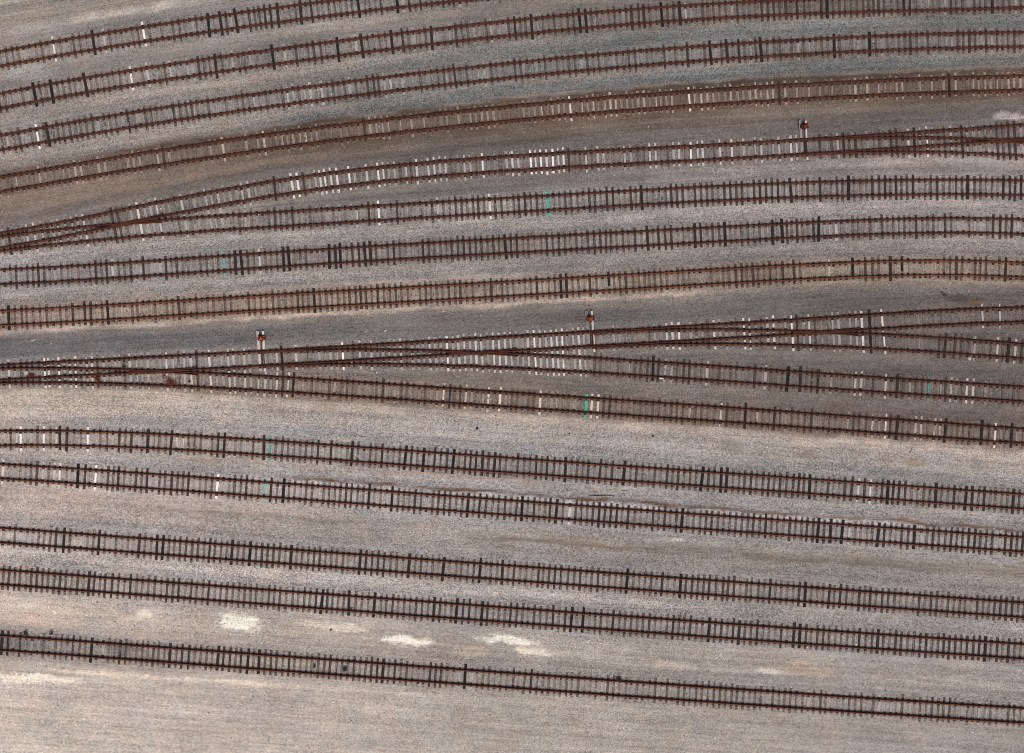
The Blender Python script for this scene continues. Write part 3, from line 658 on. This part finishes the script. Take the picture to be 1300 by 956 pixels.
for k, t in TR.items():
    x_mid = 650 if k not in ('5b', '11', '12') else t.x0 + 20
    X, Y = W(x_mid, float(t.y(x_mid)))
    root = empty('railway_track', (0, 0, 0), label=LAB[k], cat='railway track', group='rusty railway tracks of the yard')
    roots[k] = root
    rm = M_RR if k in ('8', '13', '14', '15', '16', '17') else M_RD
    dz = {'9': 0, '10': -.006, '11': -.009, '12': -.005, '5b': -.006, '6': -.006}.get(k, 0)
    for sg in (1, -1):
        bm_obj('rail', sweep(t, sg * HG, t.start, t.end, dz), [rm], root)
    # list of sleepers
    L = []; marks = sorted((x, c) for c, xs in MARK.get(k, {}).items() for x in xs)
    step = 7.45
    keep = []
    for mx, c in marks:
        if not keep or mx - keep[-1][0] > 3.4: keep.append((mx, c))
    L = list(keep); ks = [t.start + rnd.uniform(0, 4)] + [m[0] for m in keep if m[0] > t.start + 8] + [t.end]
    for a0, b0 in zip(ks, ks[1:]):
        nn = int(round((b0 - a0) / step + rnd.uniform(-.12, .12)))
        if (b0 - a0) < 9.5: nn = 1
        for i in range(1, nn):
            xx = a0 + (b0 - a0) * i / nn + rnd.gauss(0, .3)
            pal = [m for m in MIX.get(k, [(-200, 'k', 'p')]) if m[0] <= xx][-1]
            L.append((xx, rnd.choice(pal[2])))
    L = [(x, c) for x, c in L if not any(a <= x < b for a, b in SKIP.get(k, []))]
    if k == '9': L = [(x, c) for x, c in L if not (324.5 < x < 340 or 745 < x < 755)] + [(329.6, 'p'), (335.6, 'w'), (746.9, 'p'), (753.6, 'w')]
    if k == '5': L = [(x, c) for x, c in L if not (1014.5 < x < 1027)] + [(1017.8, 'p'), (1024.4, 'w')]
    L.sort()
    rank = sorted(range(len(L)), key=lambda i: SIGHT[L[i][1]] + (20 if not 0 <= L[i][0] <= 1300 else 0) + rnd.random() * .5)
    single = set(rank[:100]); sb_rest = SB(); nrest = 0
    for i, (x, c) in enumerate(L):
        pal = [m for m in MIX.get(k, [(-200, 'k', 'p')]) if m[0] <= x][-1][1]
        lg = next((b for a, e, b in LONG.get(k, []) if a <= x < e), None)
        stand = (k == '9' and x in (329.6, 335.6, 746.9, 753.6)) or (k == '5' and x in (1017.8, 1024.4))
        m = float(-t.sl(x)); th = math.atan(m) + rnd.gauss(0, .012 if c != 'x' else .02)
        cx, cyw = (float(v) for v in t.pt(x, rnd.gauss(0, .035)))
        ca, sa = math.cos(th), math.sin(th)
        if lg or stand:
            y0, y1 = -1.29, 1.29; rails = [-HG, HG]
            if lg:
                b = TR[lg]
                if x >= b.x0 - 1:
                    dd = -(float(b.y(x)) - float(t.y(x))) * S * ca
                    rails += [dd - HG, dd + HG]; y0 = min(y0, dd - 1.29)
                    rails = [r for q, r in enumerate(rails) if all(abs(r - o) > .11 for o in rails[:q])]
            if stand: y1 = 2.95 if k == '9' else 2.85
            if i in single:
                sb = SB(); sleeper_geo(sb, c, pal, y0, y1, rails, rnd)
                o = bpy.data.objects.new('sleeper', sb.mesh('sleeper')); C.objects.link(o)
                o.parent = root; o.location = (cx, cyw, 0); o.rotation_euler = (0, 0, th)
            else:
                sleeper_geo(sb_rest, c, pal, y0, y1, rails, rnd, (cx, cyw, ca, sa)); nrest += 1; continue
        elif i in single:
            o = bpy.data.objects.new('sleeper', variant(c, pal, rnd.randrange(6))); C.objects.link(o)
            o.parent = root; o.location = (cx, cyw, rnd.uniform(-.004, .004)); o.rotation_euler = (0, 0, th)
        else:
            sleeper_geo(sb_rest, c, pal, -1.29, 1.29, (-HG, HG), rnd, (cx, cyw, ca, sa)); nrest += 1; continue
        nobj += 1
        if c in PLAB: o['label'] = PLAB[c]
    if nrest:
        o = bpy.data.objects.new('sleeper', sb_rest.mesh('sleeper')); C.objects.link(o); o.parent = root; tag(o, kind='stuff')
        o.name = 'sleepers'

# frogs and guard rails where the rails of two tracks cross
def crossing(a, sa, b, sb_, lo, hi):
    xs = np.linspace(lo, hi, 4000); d = TR[a].ry(xs, sa) - TR[b].ry(xs, sb_)
    i = np.where(np.sign(d[:-1]) != np.sign(d[1:]))[0]
    return float(xs[i[0]]) if len(i) else None
BLK = [(-.14, -.03), (.14, -.03), (.14, .03), (.08, .13), (-.08, .13), (-.14, .03)]
for a, b, lo, hi in (('9', '10', 100, 330), ('9', '11', 450, 760), ('9', '12', 900, 1200), ('5', '6', 60, 290), ('5', '5b', 1150, 1420)):
    x = crossing(a, 1, b, -1, lo, hi)
    print('frog', a, b, x)
    if x is None: continue
    ta, tb = TR[a], TR[b]
    bm_obj('frog', sweep(ta, -HG, x - 22, x + 26, -.004, BLK), [M_FD], roots[a])
    for q, sg in ((ta, -1), (tb, 1)):          # wing rails flare beside the frog
        f = lambda u, s=sg: s * (HG - .03) + (.10 if s < 0 else -.10) * (1 + 1.2 * (2 * u - 1) ** 4)
        bm_obj('wing_rail', sweep(q, 0, x - 46, x + 40, -.012, offf=f, sc=.8), [M_RD], roots[a])
    # rust flakes gather as a sheet of fishplates round the frog
    for u in (-38, 30):
        bm_obj('joint_bar', sweep(ta, -HG, x + u, x + u + 10, .0, [(-.06, .03), (.06, .03), (.055, .11), (-.055, .11)]), [M_PL], roots[a])
# rail joints along the tracks: a pair of fishplates each
for k, t in TR.items():
    x = t.start + rnd.uniform(30, 150)
    while x < t.end - 20:
        for sg in (1, -1):
            if 0 < x < 1300:
                bm_obj('joint_bar', sweep(t, sg * HG, x, x + 9, .0, [(-.045, .03), (.045, .03), (.042, .112), (-.042, .112)], step=5), [M_PL], roots[k])
        x += 145 + rnd.uniform(-6, 6)

# ------------------------------------------------------------------ switch stands
def switch_stand(tr, x, pxy, rz, label, side, lever, railx):
    X, Y = W(*pxy)
    r = empty('switch_stand', (X, Y, 0), rz, label=label, cat='switch stand', group='switch stands of the yard')
    bm = bmesh.new(); bx(bm, (0, 0, .075), (.86, .34, .03), bev=.006); bx(bm, (0, .30, .075), (.70, .14, .025), bev=.005)
    for sx in (-.34, .34):
        for sy in (-.1, .1): lathe(bm, (sx, sy, .09), [(.03, 0), (.03, .03), (.015, .04)], 6)
    bm_obj('base_plate', bm, [M_PL], r)
    bm = bmesh.new(); lathe(bm, (0, 0, .09), [(.27, 0), (.27, .05), (.19, .09), (.14, .26), (.17, .30), (.17, .36), (.08, .42)], 20)
    for a in range(4): bx(bm, (.15 * math.cos(a * 1.571 + .78), .15 * math.sin(a * 1.571 + .78), .19), (.16, .03, .2), rz=a * 1.571 + .78, bev=.004)
    bm_obj('housing', bm, [M_OR if side else M_FR], r, False)
    bm = bmesh.new(); bx(bm, (-.27, .04, .18), (.20, .30, .18), bev=.02, taper=.8); bx(bm, (.27, -.02, .16), (.18, .26, .14), bev=.02, taper=.8)
    bx(bm, (.05, -.24, .17), (.30, .16, .16), bev=.02, taper=.8); bx(bm, (-.30, -.16, .13), (.10, .22, .10), rz=.4, bev=.01)
    bm_obj('gear_box', bm, [M_FD], r)
    bm = bmesh.new(); tube(bm, [(0, 0, .45), (0, 0, 1.05)], .025, 8)
    bm_obj('mast', bm, [M_PL], r)
    bm = bmesh.new()                                                   # target: two crossed lozenge plates on the mast
    for a in (0, 1.571):
        bx(bm, (0, 0, .95 if a else .80), (.40, .014, .13), rz=a + .3, bev=.004, tilt=(.1, 0))
    bm_obj('target', bm, [M_OR], r)
    bm = bmesh.new(); d = lever
    tube(bm, [(0, 0, .30), (d * .35, .03, .27), (d * .95, .10, .20), (d * 1.15, .12, .20)], .026, 8, .02)
    lathe(bm, (d * 1.15, .12, .16), [(.04, 0), (.055, .04), (.04, .08)], 10)
    bm_obj('lever', bm, [M_OR], r)
    bm = bmesh.new(); L = railx
    tube(bm, [(.0, -.1, .09), (.02, -.6, .085), (.03, -L, .085)], .028, 8)
    bm_obj('connecting_rod', bm, [M_PL], r)
    # the two bars between the points
    t = TR[tr]; th = math.atan(float(-t.sl(x)))
    bm = bmesh.new(); c = t.pt(x + 2.2, 0); cx, cyy = float(c[0]) - X, float(c[1]) - Y
    for o, z, wdt in ((0, .075, .10), (.19, .07, .14)):
        bx(bm, (cx + o, cyy, z), (wdt, 1.46, .05), rz=th, bev=.01)
    hb = bm_obj('head_rod', bm, [M_PL], r)
    return r
s1 = switch_stand('9', 331, (332.3, 429.6), 0, 'rust-red switch stand at the left, first of the two beside the central fan', 1, 1, 3.0)
s2 = switch_stand('9', 748, (749.6, 405), 0, 'orange-brown switch stand in the middle, its lever pointing left', 1, -1, 3.0)
s3 = switch_stand('5', 1019.5, (1020.8, 161), 0, 'dark rusty switch stand near the top right, beside the bleached track', 0, 1, 3.0)

# ------------------------------------------------------------------ small things lying about
def stone_geo(bm, c, r, rg, sq=.6):
    n = 6; top = []; 
    rings = []
    for z, k in ((-.5, .8), (.1, 1.0), (.62, .62)):
        rings.append([bm.verts.new((c[0] + r * k * math.cos(i * 6.2832 / n) * rg.uniform(.75, 1.2), c[1] + r * k * math.sin(i * 6.2832 / n) * rg.uniform(.75, 1.2), c[2] + r * z * sq * rg.uniform(.8, 1.2))) for i in range(n)])
    for a, b in zip(rings, rings[1:]):
        for i in range(n): bm.faces.new((a[i], a[(i+1) % n], b[(i+1) % n], b[i]))
    bm.faces.new(rings[-1]); bm.faces.new(rings[0][::-1])
def stone(px, py, r, label, mat, z=-.05):
    X, Y = W(px, py); bm = bmesh.new(); stone_geo(bm, (0, 0, r * .2), r, random.Random(int(px)))
    o = bm_obj('stone', bm, [mat]); o.location = (X, Y, z); tag(o, label, 'stone', 'single stones on the ballast')
stone(33.5, 473.2, .26, 'pale stone beside the reddish weed between the rails at the left edge', M_ST, .02)
stone(1230.5, 455.2, .20, 'whitish stone below the lower rail of the short branch near the right edge', M_ST, -.02)
stone(1175.7, 383.5, .11, 'tiny white stone on the dark grey strip at the right', M_WH, -.15)
stone(605.5, 544, .16, 'dark stone alone on the wide pale gravel strip, left of the middle', M_DK, -.15)
stone(829, 554, .11, 'small black stone on the wide pale gravel strip, right of the middle', M_DK, -.15)
stone(723, 551, .10, 'reddish stone on the wide pale gravel strip under the green sleeper', M_FR, -.15)
stone(420, 800, .11, 'small dark stone at the edge of a white sand patch', M_DK, -.15)
stone(489, 420, .12, 'small white stone on the dark grey strip between two switch stands', M_WH, -.15)
stone(1087, 818, .13, 'white stone between the rails near the bottom right', M_WH, .0)
stone(1216, 816, .10, 'smaller white stone between the rails near the bottom right corner', M_WH, .0)
def stick(px, py, L, ang, r, label, mat, z=0.0, name='stick', cat='stick', fork=False):
    X, Y = W(px, py); bm = bmesh.new(); h = L / 2; rg = random.Random(int(px * 3))
    tube(bm, [(-h, 0, r), (-h * .3, rg.uniform(-.05, .05), r + .01), (h * .4, rg.uniform(-.06, .06), r), (h, 0, r * .9)], r, 7, r * .6)
    if fork: tube(bm, [(-h * .1, 0, r), (h * .3, L * .22, r + .04), (h * .6, L * .4, r + .03)], r * .8, 7, r * .4)
    o = bm_obj(name, bm, [mat]); o.location = (X, Y, z); o.rotation_euler = (0, 0, math.radians(ang)); tag(o, label, cat)
stick(912, 98.5, .62, 28, .03, 'pale stick on the brown edge of the fourth track from the top', M_PW, -.10)
stick(437, 262, .5, 24, .028, 'short pale stick above the track with the green sleeper', M_PW, -.10)
stick(570, 287.5, .6, 30, .022, 'thin pale stick lying on gravel between two upper tracks', M_PW, -.10)
stick(764, 629.5, 2.6, -2, .035, 'long thin dark branch between two tracks below the middle', M_DK, -.12, 'branch', 'branch')
stick(720, 621.5, .5, -58, .035, 'short dark stick beside the long dark branch', M_DK, -.12)
stick(446, 773, .6, 42, .04, 'dark forked twig on the lower rail near the sand patches', M_DK, .05, 'twig', 'twig', True)
stick(1158, 571, .62, 62, .025, 'forked dry twig on the pale gravel strip at the right', M_DK, -.12, 'twig', 'twig', True)
stick(894, 556.5, .6, -38, .022, 'thin dark twig on the wide gravel strip', M_DK, -.12, 'twig', 'twig', True)
stick(667, 517, .7, -25, .03, 'dark twig between the rails left of the green sleeper', M_DK, .03, 'twig', 'twig', True)
stick(338, 856.5, .6, 48, .028, 'dark twig just below the bottommost track', M_DK, -.12, 'twig', 'twig', True)
stick(1232, 806, 1.1, 74, .02, 'thin pale upright-lying stick above the second lowest track at the right', M_PW, -.10)
stick(442.5, 429.5, .55, 60, .022, 'thin white stick on the dark grey strip above the fan', M_WH, -.12)
def board(px, py, dx, dy, rz, label, mat, z):
    X, Y = W(px, py); bm = bmesh.new(); bx(bm, (0, 0, .02), (dx, dy, .035), bev=.006)
    o = bm_obj('board', bm, [mat]); o.location = (X, Y, z); o.rotation_euler = (0, 0, rz); tag(o, label, 'board')
board(839.5, 480.4, .44, .13, -.12, 'short bright white board lying against the lower rail of the middle branch', M_WH, .06)
board(41.5, 432, .0 + .5, .1, .3, 'small weathered board on the dark grey strip near the left edge', M_PW, -.16)
def weed(px, py, r, label, mat, n=260, z=0.0):
    X, Y = W(px, py); rg = random.Random(int(px * 7)); root = empty('weed', (X, Y, z), label=label, cat='weed')
    bm = bmesh.new(); b2 = bmesh.new()
    cl = [(rg.gauss(0, r * .45), rg.gauss(0, r * .4), rg.uniform(.06, .28)) for _ in range(11)]
    for c in cl: tube(b2, [(c[0] * .1, c[1] * .1, -.02), (c[0] * .5, c[1] * .5, c[2] * .8), c], .011, 5, .005)
    for _ in range(n):
        c = rg.choice(cl); s = r * .22
        p = (c[0] + rg.gauss(0, s), c[1] + rg.gauss(0, s), max(.0, c[2] + rg.gauss(0, .05))); a = rg.uniform(0, 6.28); l = rg.uniform(.03, .075)
        dx, dy = math.cos(a) * l, math.sin(a) * l; tz = rg.uniform(-.03, .04)
        v = [bm.verts.new(q) for q in ((p[0] - dx, p[1] - dy, p[2]), (p[0] + dy * .4, p[1] - dx * .4, p[2] + tz * .5), (p[0] + dx, p[1] + dy, p[2] + tz), (p[0] - dy * .4, p[1] + dx * .4, p[2] + tz * .5))]
        bm.faces.new(v)
    bm_obj('foliage', bm, [mat], root); bm_obj('stems', b2, [mat], root)
weed(41.5, 476.5, .30, 'reddish brown dry weed between the rails at the far left of the fan', M_WD)
weed(125.5, 480.5, .38, 'reddish dry weed against the lower rail, between two others of its kind', M_WD, 240)
weed(215.5, 483, .66, 'largest reddish dry weed between the rails, right of the first frog', M_WD, 420)
weed(241, 484, .14, 'tiny dark weed between the rails right of the reddish one', M_GW, 60)
weed(33, 803.5, .26, 'dark weed on the upper rail of the bottommost track, nearest the left edge', M_GW, 160)
weed(66, 803.5, .2, 'small dark weed above the bottommost track, second from the left edge', M_GW, 90)
weed(438, 848, .30, 'grey-green weed between the rails of the bottommost track', M_GW, 160)
weed(786, 862, .34, 'grey-green weed on the sleeper ends of the bottommost track, near the middle', M_GW, 170)
weed(400, 845, .18, 'small dark weed between the rails left of the grey-green weed', M_GW, 80)
weed(158.5, 465.5, .13, 'black tuft of weed just above the first frog of the fan', M_GW, 80)
weed(1198, 374, .2, 'dark tuft on the dark grey strip at the right', M_GW, 90)

# loose stones all over the yard (nobody could count them)
bm = bmesh.new(); rg = random.Random(5)
for i in range(5200):
    px, py = rg.uniform(-60, 1360), rg.uniform(-40, 990)
    X, Y = W(px, py); dm = min(abs(py - float(t.y(px))) for t in TR.values()) * S if i % 3 else 9
    z = -.165 if dm > 2.3 else (-.03 if dm > 1.4 else .0)
    stone_geo(bm, (X, Y, z), rg.choice((.035, .04, .05, .06, .075)) * rg.uniform(.7, 1.1), rg)
g = NT('loose_stone'); isl = g.node('ShaderNodeNewGeometry').outputs['Random Per Island']
cr = g.node('ShaderNodeValToRGB'); g.set(cr.inputs[0], isl); cr.color_ramp.interpolation = 'CONSTANT'
e = cr.color_ramp.elements; e[0].position = 0; e[0].color = (*L3((92, 86, 82)), 1); e[1].position = .35; e[1].color = (*L3((140, 134, 130)), 1)
q = e.new(.7); q.color = (*L3((178, 170, 164)), 1); q = e.new(.9); q.color = (*L3((222, 214, 206)), 1)
g.t.links.new(cr.outputs[0], g.b.inputs['Base Color']); g.b.inputs['Roughness'].default_value = .9
tag(bm_obj('loose_stones', bm, [g.m]), 'loose crushed stones scattered over the whole yard', 'gravel', kind='stuff')

# ------------------------------------------------------------------ camera, light
H = 76.0
cam = bpy.data.cameras.new('camera'); co = bpy.data.objects.new('camera', cam); C.objects.link(co)
co.location = (0, 0, H); co.rotation_euler = (0, 0, 0)
cam.sensor_width = 36; cam.lens = 36 * H / (1300 * S); cam.shift_y = -(478 - CY) / 1300; cam.clip_end = 6000
sc = bpy.context.scene; sc.camera = co
w = bpy.data.worlds.new('World'); sc.world = w; w.use_nodes = True; nt = w.node_tree
sky = nt.nodes.new('ShaderNodeTexSky'); sky.sky_type = 'NISHITA'; sky.sun_disc = False
EL, AZ = math.radians(52), math.radians(160)
sky.sun_elevation = EL; sky.sun_rotation = AZ; sky.air_density = 1.0; sky.dust_density = 4.0; sky.ozone_density = 1.0
nt.links.new(sky.outputs[0], nt.nodes['Background'].inputs[0]); nt.nodes['Background'].inputs[1].default_value = 0.10
sun = bpy.data.lights.new('sun', 'SUN'); so = bpy.data.objects.new('sun', sun); C.objects.link(so)
sun.energy = 1.3; sun.angle = math.radians(20); sun.color = (1.0, .93, .84)
from mathutils import Vector
dirv = Vector((math.sin(AZ) * math.cos(EL), math.cos(AZ) * math.cos(EL), math.sin(EL)))
so.rotation_euler = dirv.to_track_quat('Z', 'Y').to_euler(); so.location = (0, 0, 60)
sc.view_settings.view_transform = 'Standard'; sc.view_settings.look = 'None'
sc.view_settings.exposure = 0.38
sc.cycles.filter_width = 1.0; sc.view_settings.gamma = 1
print('individual sleepers', nobj)
